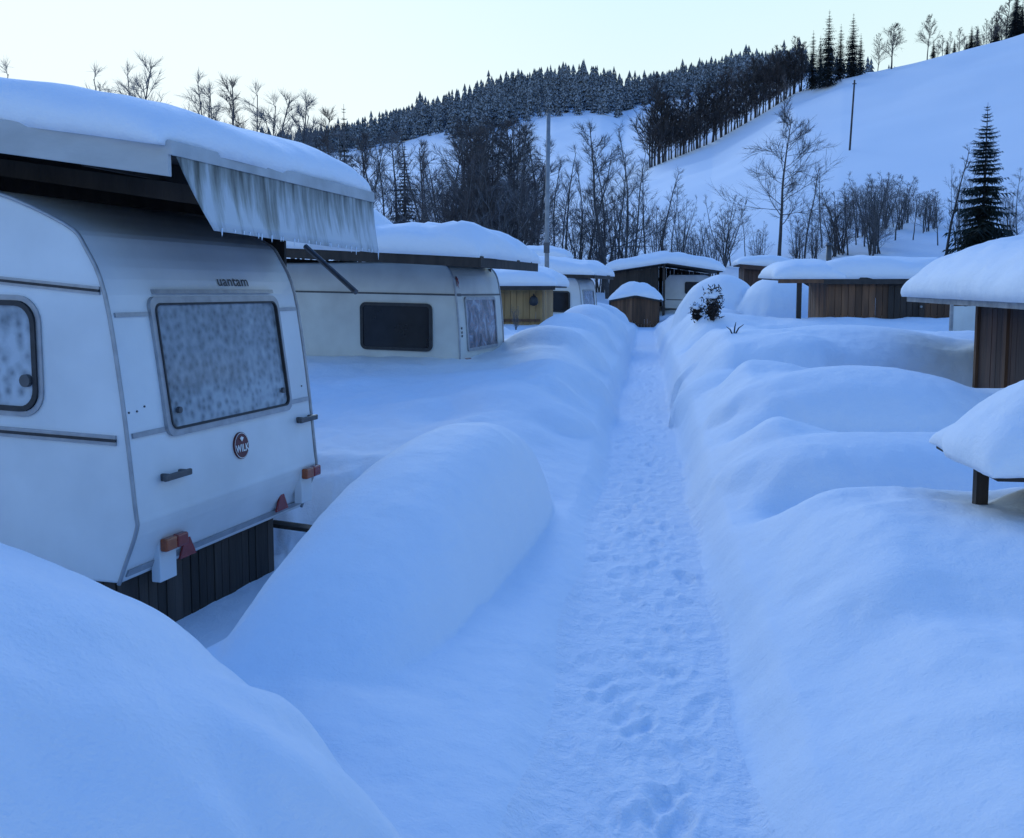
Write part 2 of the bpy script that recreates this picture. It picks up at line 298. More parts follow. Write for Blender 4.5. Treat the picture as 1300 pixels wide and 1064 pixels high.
def gh(x, y):
    x = np.asarray(x, float); y = np.asarray(y, float)
    HR = np.interp(y, [-5,0,3,5,7,9,11,14,20,30,40,46,55], [.38,.36,.36,.40,.46,.60,.74,.92,.98,.95,.6,.3,.3])
    HL = np.interp(y, [-5,0,3,5,7,8,10,13,16,20,26,32,44,55], [.3,.3,.10,.07,.08,.18,.42,.52,.68,.85,.9,.8,.35,.3])
    e0 = np.interp(y, [0,3,4.5,6,10], [.42,.38,.35,.34,.35])+.06*fbm(y*1.1, y*0, 3, 3)
    e1 = np.interp(y, [0,3,6,10], [.28,.30,.33,.36])+.06*fbm(y*1.1, y*0+9, 8, 3)
    rr = sm(e0, e0+np.interp(y, [0,4,8,20], [1.05,.82,.74,.8]), x); rl = sm(e1, e1+np.interp(y, [8, 14], [.8, .85]), -x)
    rr2 = sm(e0-.03, e0+.18, x); rl2 = sm(e1-.03, e1+.18, -x)
    sh = np.interp(y, [3, 5, 8, 14], [.22, .27, .32, .36])
    h = rr*HR*(1-sh)+rr2*HR*sh+rl*HL*(1-sh*.9)+rl2*HL*sh*.9+.05*(rr2+rl2)
    for cy, kx, dp, w in ((6.15,.40,.27,.30),(8.3,.30,.27,.34),(11.7,.15,.36,.6),(17.6,.05,.32,.8),(3.9,.5,.10,.25)):
        h = h-dp*rr*np.exp(-((y-cy-kx*(x-1.2)-.10*np.sin(x*2))/w)**2)*sm(.42, .85, x)
    h = h+(rr+rl)*(.12*fbm(x*.65, y*.65, 1, 3)+.045*fbm(x*2.1, y*2.1, 6, 3))
    for (lx_, ly_, ra, rb), hh in zip(LUMPS, LH):
        w_ = np.where((np.abs(x-lx_) < 2*rb) & (np.abs(y-ly_) < 2*rb))
        if len(w_[0]) == 0: continue
        q = ((x[w_]-lx_)/ra)**2+((y[w_]-ly_)/rb)**2; h[w_] += hh*np.exp(-q**1.4)
    h = mound(h, x, y, 1.85, 4.75, 1.30, 1.05, .53, R(12), .42)
    h = mound(h, x, y, 2.35, 5.3, .8, .6, .66, 0, .5)
    h = mound(h, x, y, 1.55, 7.15, 1.12, .80, .61, R(15), .40)
    h = mound(h, x, y, 2.0, 9.7, 1.55, 1.15, .90, R(10), .40)
    h = mound(h, x, y, 2.7, 14.2, 2.3, 1.8, 1.14, R(8), .42)
    h = mound(h, x, y, 1.0, 12.0, .7, 1.0, .66, 0, .5)
    h = h-.5*np.exp(-(((x-3.6)/.75)**2+((y-11.3)/1.1)**2))
    for a in ((-1.55,16,1.05,1.0,1.05),(-1.5,19.8,1.0,1.2,1.18),(-1.45,25,1.05,1.9,1.28),(-1.9,31,1.2,2.2,1.25),(-3.0,17.6,.9,1.0,1.1),(-2.2,39,1.6,2.,1.2),(-1.25,12.7,.85,1.0,.72),(-1.15,10.0,.65,.8,.50),
              (2.0,27,1.3,1.8,2.05),(3.3,25.8,1.35,1.6,1.98),(4.6,25.6,1.5,1.6,1.85),(1.7,22.9,1.0,1.3,1.22),(2.6,33,1.6,2.4,1.6),(6.3,24.5,2.,1.6,1.6)):
        h = mound(h, x, y, *a, p=.45, k=.06)
    # caravan hollow and dug-out trench
    lx = (x-A1.x)*EO.x+(y-A1.y)*EO.y; ly = (x-A1.x)*ER.x+(y-A1.y)*ER.y
    tr = sm(1.35, .85, lx+.12*fbm(y*2, x*2, 44, 2))*sm(-1.7, -1.0, ly)*sm(2.9, 2.0, ly)*sm(-9, -8, lx)
    fl = np.interp(ly, [0, 1.0, 1.9, 2.5], [-.78, -.68, -.45, -.1])+.12*fbm(x*5, y*5, 12, 4)+.10*sm(.4, 1.0, lx)
    h = h*(1-tr)+fl*tr
    # the big rounded heap beside the path
    w_ = np.where((x > -3) & (x < 0) & (y > 2.6) & (y < 8))
    if len(w_[0]):
        xx, yy, hh = x[w_], y[w_], h[w_]
        xr = np.interp(yy, [3.2,3.7,4.3,4.8,5.35,6.1,6.9,7.3], [-1.34,-1.34,-1.33,-1.30,-1.25,-1.14,-1.06,-1.05])
        Hc = np.interp(yy, [2.8,3.15,3.5,3.9,4.3,4.7,5.1,5.5,5.9,6.2,6.5,6.75,6.92,7.05,7.15,7.22], [-.2,.08,.21,.34,.46,.57,.65,.71,.745,.755,.73,.66,.55,.40,.18,-.3])
        wr_ = np.interp(yy, [3.2, 4.2, 5.5, 7], [.66, .66, .58, .48]); wl_ = np.interp(yy, [3.4, 4.4, 5.5, 7], [.52, .54, .58, .56])
        dx = xx-xr; q = np.where(dx < 0, dx/-wl_, dx/wr_); q = q*(1+.08*fbm(xx*2, yy*2, 70, 2)); m = -.45+(Hc+.45)*np.clip(1-q**2.9, 0, 1)**.5
        d = m-hh; kk = .025*np.clip(1.3-q, 0, 1); h[w_] = (hh+m+np.sqrt(d*d+kk*kk))/2
    h = mound(h, x, y, -2.5, 2.0, 1.93, 1.16, 1.11, 0, .5)
    near = sm(60, 40, y)
    h = h*near+.3*(1-near)
    pw = sm(e0+.12, e0-.12, x)*sm(e1+.12, e1-.12, -x)*sm(50, 40, y)
    h = h+pw*(.012*fbm(x*6, y*6, 20, 3)+.010*fbm(x*15, y*15, 21, 2))+(1-pw)*near*.007*fbm(x*9, y*9, 25, 2)
    # hills
    d = np.hypot(x, y); az = np.arctan2(x, y)+TH
    az = np.clip((az+math.pi) % (2*math.pi)-math.pi, -1.0, 1.0); px = CX+FPX*np.tan(az)
    e1v = np.interp(px, *E1t); e2v = np.interp(px, *E2t); z1 = EYE+e1v*D1; z2 = EYE+e2v*D2
    s1 = np.clip((d-D0)/(D1-D0), 0, 1)**1.3; s2 = np.clip((d-D1)/(D2-D1), 0, 1)
    hill = (z1-.3)*s1+(z2-z1)*s2-np.clip(d-D2, 0, 1e9)*.25
    hill = hill+s1*(2.6*fbm(x*.022, y*.022, 30, 3)+.8*fbm(x*.09, y*.09, 33, 2))*np.where(d < D2*.98, 1, .4)*np.clip(1-(s1>.98)*.5, 0, 1)
    return h+hill
def gz(x, y): return float(gh(np.array([x]), np.array([y]))[0])
fine = np.arange(-33, 33.01, .1); ang = np.concatenate([fine, np.arange(36, 325, 4.)]); na = len(ang)
rad = [.5]
while rad[-1] < 2200: rad.append(rad[-1]*(1.0075 if 2.3 < rad[-1] < 14 else 1.011))
rad = np.array(rad); nr = len(rad)
AA, RR = np.meshgrid(np.radians(ang)-TH, rad); X = RR*np.sin(AA); Y = RR*np.cos(AA)
Z = gh(X, Y)
sel = (RR < 30) & (np.abs(X) < .55) & (Y > 2); ii = np.where(sel); xs, ys = X[ii], Y[ii]; dz = np.zeros_like(xs)
for (fx, fy, fa, fd, fs) in PRINTS:
    w = np.where(np.abs(ys-fy) < .3)[0]
    if len(w) == 0: continue
    a = (xs[w]-fx)*math.cos(fa)-(ys[w]-fy)*math.sin(fa); b = (xs[w]-fx)*math.sin(fa)+(ys[w]-fy)*math.cos(fa)
    q = (a/(.055*fs))**2+(b/(.13*fs))**2
    dz[w] += -fd*np.exp(-q**2)+.005*np.exp(-((np.sqrt(q)-1.35)/.25)**2)
Z[ii] += np.clip(dz, -.028, .018)
V = np.stack([X.ravel(), Y.ravel(), Z.ravel()], 1)
i0 = (np.arange(nr-1)[:, None]*na+np.arange(na)[None, :]); j1 = (np.arange(na)+1) % na
i1 = (np.arange(nr-1)[:, None]*na+j1[None, :])
Q = np.stack([i0, i1, i1+na, i0+na], -1).reshape(-1, 4)
fc = V[Q].mean(1)
pm = (np.abs(fc[:, 0]) < .37+.03*np.sin(fc[:, 1]*3)) & (fc[:, 1] > 1.0) & (fc[:, 1] < 47)
def grid_obj(name, quads, m):
    u, inv = np.unique(quads.ravel(), return_inverse=True); vv = V[u]
    me = bpy.data.meshes.new(name); me.vertices.add(len(vv)); me.vertices.foreach_set('co', vv.astype(np.float32).ravel())
    k = len(quads); me.loops.add(k*4); me.loops.foreach_set('vertex_index', inv.astype(np.int32).ravel())
    me.polygons.add(k); me.polygons.foreach_set('loop_start', np.arange(0, k*4, 4, dtype=np.int32)); me.polygons.foreach_set('loop_total', np.full(k, 4, np.int32))
    me.polygons.foreach_set('use_smooth', np.ones(k, bool)); me.update(calc_edges=True); me.validate()
    if me.polygons[0].normal.z < 0: me.flip_normals()
    me.materials.append(m); o = bpy.data.objects.new(name, me); C.objects.link(o); return o
tag(grid_obj('ground', Q[~pm], M['snow']), 'deep blue-white snow covering the campsite, banks and hills', 'snow', kind='structure')
tag(grid_obj('path', Q[pm], M['trod']), 'narrow trodden path through the deep snow', 'path', kind='structure')
# ------------------------------------------------------------------ caravans
def catmull(P, k=4):
    o = []
    for i in range(len(P)-1):
        p0 = P[max(i-1, 0)]; p1 = P[i]; p2 = P[i+1]; p3 = P[min(i+2, len(P)-1)]
        for j in range(k):
            t = j/k; o.append(tuple(.5*((2*b)+(-a+c)*t+(2*a-5*b+4*c-d)*t*t+(-a+3*b-3*c+d)*t**3) for a, b, c, d in zip(p0, p1, p2, p3)))
    o.append(P[-1]); return o
def caravan_base(root, rear, L, W, m, trimr=.012):
    rear = catmull(rear, 4); zb = rear[0][1]; zt = rear[-1][1]
    prof = [(-L+.15, zb)]+rear+[(-L+.35, zt), (-L+.1, zt-.3), (-L, zb+.5)]
    b = MB(); b.prism(prof, 0, W); body = b.build('body', m, root, False, .03, 3)
    for y in (-.008, W+.008):
        t = MB(); t.tube([(x, y, z) for x, z in rear], trimr, 6); t.build('corner_trim', M['alu'], root, True)
    zs = [z for x, z in rear]; xs = [x for x, z in rear]
    return lambda z: float(np.interp(z, zs, xs))
def window(root, fn, a0, a1, b0, b1, r, w, fm, pm_, depth=.025):
    f = MB(); ring(f, fn, a0, a1, b0, b1, r, w, -.01, depth); fo = f.build('window', fm, root, False)
    p = MB(); panel(p, fn, a0+w*.8, a1-w*.8, b0+w*.8, b1-w*.8, max(.02, r-w*.8), -.008, depth*.45); p.build('pane', pm_, fo)
    return fo
W1 = 2.1
c1 = thing('caravan', 'large white caravan at left foreground with lace-curtained rear window and red badge', 'caravan', (A1.x, A1.y, 0), RZC)
rx1 = caravan_base(c1, [(-.045,-.04),(0,.07),(.085,.28),(.08,.41),(.02,1.02),(-.065,1.58),(-.18,1.84),(-.31,1.97),(-.79,2.16),(-1.3,2.22)], 4.8, W1, M['white'])
rear1 = lambda a, b, n: (rx1(b)+n, a, b)
side1 = lambda a, b, n: (a, -n, b-.03*a)
wr = window(c1, rear1, .33, 1.80, .75, 1.57, .07, .048, M['alu'], M['lace'])
g = MB(); ring(g, rear1, .368, 1.762, .788, 1.532, .055, .012, .0, .031); g.build('window_seal', M['rubber'], wr)
for y in (.45, 1.68):
    k = MB(); k.tube([(rx1(.9)+.02, y, .90), (rx1(.9)+.04, y, .90)], .020, 12); k.build('window_catch', M['handle'], wr)
ws = window(c1, side1, -1.55, -.53, .90, 1.53, .13, .030, M['rubber'], M['lace2'])
g = MB(); ring(g, side1, -1.58, -.50, .87, 1.56, .15, .03, -.005, .012); g.build('window_surround', M['alu'], ws)
k = MB(); k.tube([side1(-.60, 1.08, .01), side1(-.60, 1.08, .04)], .036, 14); k.build('window_catch', M['handle'], ws)
def strip(root, fn, a0, a1, b, hw, n=.012, m='alu', name='trim_strip', slope=0, bev=0):
    s = MB(); k = 8
    pts = [a0+(a1-a0)*i/k for i in range(k+1)]
    for i in range(k):
        q = [(pts[i], -1), (pts[i+1], -1), (pts[i+1], 1), (pts[i], 1)]
        v = [fn(a, b+c*hw+slope*(a-a1), t) for t in (-.004, n) for a, c in q]
        s.add(v, [(4,5,6,7), (0,1,5,4), (1,2,6,5), (2,3,7,6), (3,0,4,7)])
    return s.build(name, M[m], root)
strip(c1, side1, -4.4, -.10, 1.60, .022, slope=-.06); strip(c1, side1, -4.4, -.10, 1.60, .007, .018, 'rubber', 'trim_insert', slope=-.06)
strip(c1, side1, -4.6, -.03, .775, .028); strip(c1, side1, -4.6, -.03, .775, .008, .018, 'rubber', 'trim_insert')
for a0, a1 in ((.03, .32), (1.82, 2.07)):
    strip(c1, rear1, a0, a1, .80, .014); strip(c1, rear1, a0, a1, 1.47, .012)
strip(c1, rear1, .03, 2.07, .015, .02)
strip(c1, rear1, .4, 1.75, 1.60, .012, .03, name='window_hood')
text_mesh('uantam', .095, lambda a, b, n: rear1(1.30+a*1.3, 1.665+b, n), 'lettering', M['ink'], c1, .0012, .006)
BY = 1.10; BR = .088
b = MB(); n = 28
pts = [(BY+BR*math.cos(2*math.pi*i/n), .59+BR*math.sin(2*math.pi*i/n)) for i in range(n)]
b.add([rear1(a, z, 0) for a, z in pts]+[rear1(a, z, .012) for a, z in pts], [tuple(range(n, 2*n))]+[(i, (i+1) % n, n+(i+1) % n, n+i) for i in range(n)])
bd = b.build('badge', M['redpaint'], c1)
b = MB(); v = []
for i in range(n):
    t = 2*math.pi*i/n; v += [rear1(BY+(BR-.004)*math.cos(t), .59+(BR-.004)*math.sin(t), .014), rear1(BY+(BR-.008)*math.cos(t), .59+(BR-.008)*math.sin(t), .014)]
b.add(v, [(2*i, (2*i+2) % (2*n), (2*i+3) % (2*n), 2*i+1) for i in range(n)])
b.build('badge_rim', M['pale'], bd)
text_mesh('WILK', .066, lambda a, b, n: rear1(BY+a*.90, .572+b, n), 'badge_lettering', M['pale'], bd, .0018, .016)
b = MB(); b.prism([(0, 0), (.022, .028), (0, .04), (-.022, .028)], 0, .004)
b.v = [rear1(BY+x, .618+z*.8, .015+y) for x, y, z in b.v]; b.build('badge_emblem', M['pale'], bd)
for y, z in ((.34, .53), (1.97, .66)):
    h = MB(); x = rx1(z)
    h.box(x-.005, x+.05, y-.10, y-.07, z-.022, z+.022); h.box(x-.005, x+.05, y+.07, y+.10, z-.02, z+.02); h.box(x+.035, x+.06, y-.13, y+.13, z-.018, z+.02)
    h.build('grab_handle', M['handle'], c1, False, .008)
for y, z, s in ((.36, .12, 1), (1.97, .26, 1)):
    x = rx1(max(z, .02))
    br = MB(); br.box(x-.05, x+.012, y-.10, y+.06, z-.22, z+.04); bo = br.build('light_bracket', M['white'], c1, False, .006)
    h = MB(); h.box(x+.012, x+.062, y-.10, y+.01, z-.036, z+.042); h.build('indicator_lens', M['amber'], c1, False, .012)
    h = MB(); h.box(x+.012, x+.062, y+.012, y+.12, z-.036, z+.042); h.build('tail_light_lens', M['red'], c1, False, .012)
for y, z in ((.57, .05), (1.69, .10)):
    x = rx1(z)+.006; t = MB(); w = .085
    t.add([(x, y-w, z-.07), (x, y+w, z-.07), (x, y, z+.09), (x+.014, y-w, z-.07), (x+.014, y+w, z-.07), (x+.014, y, z+.09)], [(3,4,5), (0,1,4,3), (1,2,5,4), (2,0,3,5)])
    t.build('triangle_reflector', M['red'], c1)
rg = random.Random(2); s = MB(); s.planks((-.10, .06), (-.10, 1.78), -.95, -.03, .085, .02, rg, .01); s.planks((-4.6, .06), (-.12, .06), -.95, -.03, .085, .02, rg, .01)
s.build('skirt', M['black_wood'], c1)
for a, z in ((.03, .93), (.10, .93), (.17, .95), (2.0, .9)):
    sc = MB(); sc.tube([rear1(a, z, 0), rear1(a, z, .006)], .006, 8); sc.build('screw', M['handle'], c1)
# canopy over caravan
cn = thing('canopy_roof', 'snow-laden wooden canopy over the near caravan with streaked plastic side sheet', 'canopy', (A1.x, A1.y, 0), RZC)
K1 = -.15; zt = lambda x, y: 2.34+K1*(x-.47)-.012*y
tz = lambda x, y, z: (x, y, zt(x, y)+z)
b = MB(); b.box(-4.6, .455, -.12, 2.36, -.05, 0, tz); b.build('roof_deck', M['dark_wood'], cn)
for x in (-3.4, -2.3, -1.2, -.1):
    b = MB(); b.box(x-.05, x+.05, -.05, 2.29, -.16, -.053, tz); b.build('rafter', M['dark_wood'], cn)
b = MB(); b.box(-4.6, .462, -.150, -.122, -.155, .025, tz); b.build('fascia_board', M['pale_wood'], cn, False, .004)
b = MB(); b.box(-1.95, -1.88, -.158, -.1505, -.05, .03, tz); b.build('fascia_clip', M['brown_wood'], cn)
b = MB(); b.box(-4.6, .40, .5, .56, -.27, -.165, tz); b.build('edge_beam', M['dark_wood'], cn)
b = MB(); b.box(-4.6, -.25, 2.30, 2.33, -.95, -.052, tz); b.build('back_panel', M['dark_wood'], cn)
b = MB(); b.box(-4.6, .40, 2.335, 2.36, -.40, -.052, tz); b.build('end_board', M['dark_wood'], cn)
b = MB(); b.box(-4.62, -4.60, -.1, 2.3, -.9, -.02, tz); b.build('end_panel', M['dark_wood'], cn)
b = MB(); b.box(.16, .30, .57, 2.29, -.20, -.055, tz); b.build('side_beam', M['dark_wood'], cn)
sh = MB(); ny, nz_ = 90, 8; v = []
for i in range(ny+1):
    for j in range(nz_+1):
        f = j/nz_; ya = -.145+2.50*i/ny; y = ya+(.30*f*(1-i/ny))
        z = 2.365-.016*ya-f*.44; x = .468+.05*f*f+.008*math.sin(ya*4+1)*f*f
        v.append((x, y, z))
fcs = [(i*(nz_+1)+j, (i+1)*(nz_+1)+j, (i+1)*(nz_+1)+j+1, i*(nz_+1)+j+1) for i in range(ny) for j in range(nz_)]
sh.add(v, fcs); so = sh.build('side_sheet', M['streak'], cn, True); sd = so.modifiers.new('solid', 'SOLIDIFY'); sd.thickness = .006
b = MB(); b.box(.455, .485, -.15, 2.36, -.045, .03, tz); b.build('edge_strip', M['pale_wood'], cn, False, .004)
snow_cap(cn, -4.7, .47, -.17, 2.40, lambda x, y: zt(x, y)+.022, .28, 1, 46, .05, 4, .22)
inv = (Matrix.Translation((A1.x, A1.y, 0)) @ Matrix.Rotation(RZC, 4, 'Z')).inverted()
b = MB(); p, q = inv @ at(388, 313, 8.0), inv @ at(452, 371, 7.6); b.tube([p, q], .022, 8); b.build('strut', M['handle'], cn)
for x, y in ((-3.9, -.02), (-3.9, 2.2), (-.45, 2.24)):
    b = MB(); b.box(x-.045, x+.045, y-.045, y+.045, -.6, zt(x, y)-.17); b.build('post', M['dark_wood'], cn)
rg = random.Random(9)
for i in range(24):
    f = (i+rg.random())/24; ya = -.12+2.46*f; L = rg.uniform(.012, .035)*(1.7 if rg.random() < .2 else 1)
    z = 2.365-.016*ya-.43; x = .524+.008*math.sin(ya*4+1); y = ya+.30*(1-f)
    b = MB(); b.tube([(x, y, z+.01), (x, y, z-L*.5), (x, y, z-L)], [.006, .004, .001], 6); b.build('icicle', M['ice'], cn, True)
wd = MB(); q = at(368, 668, 7.3); wd.box(-.18, .18, -.05, .05, -.015, .015)
wo = wd.build('wooden_plank', M['black_wood'], None, False, .004); wo.location = (q.x+.02, q.y, max(gz(q.x, q.y)+.03, q.z)); wo.rotation_euler = (.05, .06, R(-8)); tag(wo, 'short brown plank lying in snow behind the near caravan', 'plank')
def small_caravan(label, loc, rz, zb, zt_, L, W, wins, rwin, m='white2', pane='dark_glass', rpane='blue_glass', strips=(), badge=False):
    c = thing('caravan', label, 'caravan', (loc[0], loc[1], 0), rz)
    hgt = zt_-zb
    rx = caravan_base(c, [(-.03, zb), (.03, zb+.05), (.05, zb+hgt*.2), (.03, zb+hgt*.5), (-.02, zb+hgt*.78), (-.08, zb+hgt*.92), (-.2, zt_-.02), (-.45, zt_+.02)], L, W, M[m], .014)
    rear = lambda a, b, n: (rx(b)+n, a, b); side = lambda a, b, n: (a, -n, b-.02*a)
    for a0, a1, b0, b1 in wins: window(c, side, a0, a1, b0, b1, .09, .045, M['rubber'], M[pane])
    if rwin: window(c, rear, *rwin, .06, .045, M['alu'], M[rpane])
    for z, hw in strips:
        strip(c, side, -L+.2, .0, z, hw, .012, 'handle'); strip(c, rear, .02, W-.02, z, hw, .012, 'handle')
    return c, rear, side
p2 = at(580, 470, 14.0)
c2, rear2, side2 = small_caravan('cream caravan with black-framed side window, second caravan along the left of the path', (p2.x, p2.y), RZC, .36, 2.0, 4.4, 2.1, [(-1.47, -.36, .74, 1.42)], (.3, 1.75, .74, 1.52), strips=((1.55, .012), (.47, .018), (.42, .008)))
b = MB(); pr = [(0, .10), (.05, .07), (.06, .0), (.02, -.03), (.03, -.09), (-.02, -.04), (-.06, -.05), (-.03, .01), (-.06, .06)]
b.add([rear2(.12+x*.9, 1.72+z, .01) for x, z in pr], [tuple(range(len(pr)))[::-1]]); b.build('red_emblem', M['red'], c2)
b = MB(); panel(b, rear2, .06, .20, 1.53, 1.57, .01, 0, .008); b.build('sticker', M['ink'], c2)
for z in (1.08, 1.02, .97):
    b = MB(); b.tube([rear2(.1, z, 0), rear2(.1, z, .012)], .018, 8); b.build('vent_cap', M['handle'], c2)
for y, z in ((.25, .62), (1.9, .62)):
    h = MB(); h.box(.06, .10, y-.1, y+.1, z-.04, z+.03); h.build('tail_light', M['red'], c2, False, .01)
def canopy(label, loc, rz, x0, x1, y0, y1, z, kx, T, seed, posts=(), fm='dark_wood', fh=.10, ky=0, amp=.4):
    c = thing('canopy_roof', label, 'canopy', (loc[0], loc[1], 0), rz)
    f = lambda x, y: z+kx*(x-x1)+ky*(y-y0)
    g = lambda x, y, q: (x, y, f(x, y)+q)
    b = MB(); b.box(x0, x1, y0, y1, -.05, 0, g); b.build('roof_deck', M['roofing'], c)
    b = MB(); b.box(x0, x1, y0-.03, y0-.003, -fh, .015, g); b.build('fascia_board', M[fm], c)
    b = MB(); b.box(x1+.003, x1+.03, y0-.03, y1, -fh, .015, g); b.build('side_fascia', M[fm], c)
    for x, y in posts:
        b = MB(); b.box(x-.045, x+.045, y-.045, y+.045, -.3, f(x, y)-.053); b.build('post', M['dark_wood'], c)
    snow_cap(c, x0-.04, x1+.05, y0-.06, y1+.05, lambda x, y: f(x, y)+.017, T, seed, 40, .06, 3.5, amp)
    return c, f
k2, f2 = canopy('flat canopy with thick stepped snow above the cream second caravan', (p2.x, p2.y), RZC, -4.6, .62, -.85, 2.0, 2.04, -.055, .42, 3, ((-4.3, -.6), (-4.3, 1.9), (-1.9, 2.25)), fh=.13, amp=.6)
snow_cap(k2, -4.5, -.98, -.93, .7, lambda x, y: f2(x, y)+.05, .72, 5, 36, .06, 3, .25, 'snow_heap')
for x in (-4, -3, -2, -1, 0):
    b = MB(); b.box(x-.04, x+.04, -.8, 1.95, -.12, -.053, lambda x, y, z: (x, y, f2(x, y)+z)); b.build('rafter', M['dark_wood'], k2)
b = MB(); b.box(-4.5, -.1, 1.9, 1.93, -.5, -.125, lambda x, y, z: (x, y, f2(x, y)+z)); b.build('back_panel', M['dark_wood'], k2)
def shed(name, label, cat, loc, rz, w, dp, z0, h, wm, T, seed, over=.25, kx=0., ky=0., door=None, gable=0, roofm='roofing', fh=.1, sover=None, pw=.13, capp=3.5, cape=.36):
    s = thing(name, label, cat, (loc[0], loc[1], 0), rz)
    f = (lambda x, y: h+kx*(x-w/2)+ky*(y-dp/2)+(gable*(1-abs(x-w/2)/(w/2+over)) if gable else 0))
    rg = random.Random(seed); b = MB(); zf = lambda x, y: f(x, y)-.03
    b.planks((0, 0), (w, 0), z0, h, pw, .02, rg, 0, zf); b.planks((w, 0), (w, dp), z0, h, pw, .02, rg, 0, zf); b.planks((w, dp), (0, dp), z0, h, pw, .02, rg, 0, zf); b.planks((0, dp), (0, 0), z0, h, pw, .02, rg, 0, zf)
    b.build('wall', M[wm], s)
    b = MB()
    segs = [(-over, w/2), (w/2, w+over)] if gable else [(-over, w+over)]
    for a0, a1 in segs: b.box(a0, a1, -over, dp+over, -.0, .05, lambda x, y, z: (x, y, f(x, y)+z))
    b.build('roof', M[roofm], s)
    b = MB()
    for a0, a1 in segs: b.box(a0, a1, -over-.025, -over-.003, -fh+.05, .06, lambda x, y, z: (x, y, f(x, y)+z))
    b.build('fascia_board', M[roofm], s)
    if door:
        d = MB(); d.planks((door[0], -.03), (door[1], -.03), z0, door[2], .11, .02, rg); do = d.build('door', M[door[3]], s)
        k = MB(); k.tube([(door[1]-.08, -.055, z0+1.0), (door[1]-.08, -.09, z0+1.0)], .025, 8); k.build('door_handle', M['metal'], do)
    o2 = over+.05 if sover is None else sover
    snow_cap(s, -o2, w+o2, -o2, dp+o2, lambda x, y: f(x, y)+.052, T, seed, 34, .05, capp, .4, e=cape)
    return s, f
ys_, _ = shed('garden_shed', 'yellow plank shed with round wall lamp beside the grey pole', 'shed', (-4.3, 20.8), 0, 2.14, 2.4, .2, 1.68, 'yellow_wood', .38, 11, .3, door=None)
lp = at(677, 381, 20.7)
lm = thing('wall_lamp', 'small round lamp on the yellow plank shed wall', 'lamp', (lp.x, 20.77, lp.z), 0)
b = MB(); b.tube([(0, 0, .1), (0, -.12, .12), (0, -.14, .08)], .015, 6); b.build('bracket', M['rubber'], lm)
b = MB(); b.tube([(0, -.14, .09), (0, -.14, .05), (0, -.14, -.05), (0, -.14, -.1), (0, -.14, -.12)], [.03, .08, .1, .07, .02], 12); b.build('lamp_shade', M['rubber'], lm, True)
for z in (.62, .97):
    b = MB(); b.box(.05, 2.1, -.042, -.02, z, z+.055); b.build('cross_rail', M['brown_wood'], ys_)
# pole
p = at(694, 425, 24.5); zt_ = at(696, 143, 24.5).z; zb = gz(p.x, p.y)-.5
po = thing('lamp_post', 'tall thin grey pole standing by the path behind the yellow shed', 'pole', (p.x, p.y, zb))
b = MB(); b.tube([(0, 0, 0), (.0, 0, (zt_-zb)*.5), (.03, 0, zt_-zb)], [.062, .055, .048], 12); b.build('shaft', M['metal'], po, True)
b = MB(); b.tube([(.03, 0, zt_-zb+.002), (.03, 0, zt_-zb+.06)], [.058, .045], 12); b.build('cap', M['handle'], po)
b = MB(); b.box(-.07, .07, -.08, -.055, 2.1, 2.35); b.build('junction_box', M['handle'], po)
# third caravan
p3 = at(737, 398, 28.0)
c3, r3, s3 = small_caravan('small far white caravan left of path, behind the yellow shed and grey pole', (p3.x, p3.y), RZC, .35, 2.0, 3.6, 2.1, [(-1.0, -.3, 1.0, 1.6), (-1.9, -1.2, 1.0, 1.6)], (.3, 1.8, .95, 1.65), 'white', strips=((.75, .02),))
canopy('snowy canopy above the small far white caravan left of path', (p3.x, p3.y), RZC, -3.6, .45, -.4, 2.4, 2.05, -.03, .42, 7, ((-3.3, -.2), (-3.3, 2.2), (-1.8, 2.3)))
q = at(684, 330, 36); shed('hut', 'dark hut with snowy roof glimpsed just behind the grey pole', 'hut', (q.x-2.2, q.y), 0, 3.0, 2.5, .2, 2.75, 'dark_wood', .45, 13, .2)
# far carport with white caravan and little hut
q0 = at(770, 345, 48); q1 = at(916, 345, 48)
cp = thing('carport', 'low broad snow-roofed carport at the end of the path', 'carport', (q0.x, q0.y, 0), TH*.3)
wcp = q1.x-q0.x; fcp = lambda x, y: 2.45+.45*(1-abs(x-wcp*.52)/(wcp*.55))
b = MB(); b.box(0, wcp*.52, -.2, 5, 0, .06, lambda x, y, z: (x, y, fcp(x, y)+z)); b.box(wcp*.52, wcp, -.2, 5, 0, .06, lambda x, y, z: (x, y, fcp(x, y)+z)); b.build('roof', M['dark_wood'], cp)
snow_cap(cp, -.1, wcp+.15, -.3, 5.1, lambda x, y: fcp(x, y)+.062, .55, 17, 34, .06, 3, .35)
wt = lambda x, y: fcp(x, y)-.02
b = MB(); b.planks((.15, .1), (wcp*.45, .1), .1, 2.4, .2, .03, random.Random(3), 0, wt); b.planks((.15, 4.8), (.15, .1), .1, 2.4, .2, .03, random.Random(3), 0, wt); b.planks((wcp-.15, 4.8), (.15, 4.8), .1, 2.4, .2, .03, random.Random(4), 0, wt); b.build('wall', M['dark_wood'], cp)
for x in (wcp*.5, wcp-.2):
    b = MB(); b.box(x-.06, x+.06, -.05, .07, 0, fcp(x, 0)-.005); b.build('post', M['dark_wood'], cp)
q = at(904, 390, 49.5)
small_caravan('white caravan parked under the far carport at the end of the path', (q.x-.05, q.y), R(-2), .75, 2.4, 2.4, 2.0, [(-1.3, -.5, 1.45, 2.05)], (.3, 1.7, 1.4, 2.1), 'white', strips=((1.15, .02),))
q = at(776, 404, 44.0); shed('hut', 'little brown hut with rounded snow cap in front of the far carport', 'hut', (q.x, q.y), 0, 2.1, 1.8, .0, 1.18, 'brown_wood', .62, 19, .1, gable=.22, capp=2, cape=.6)
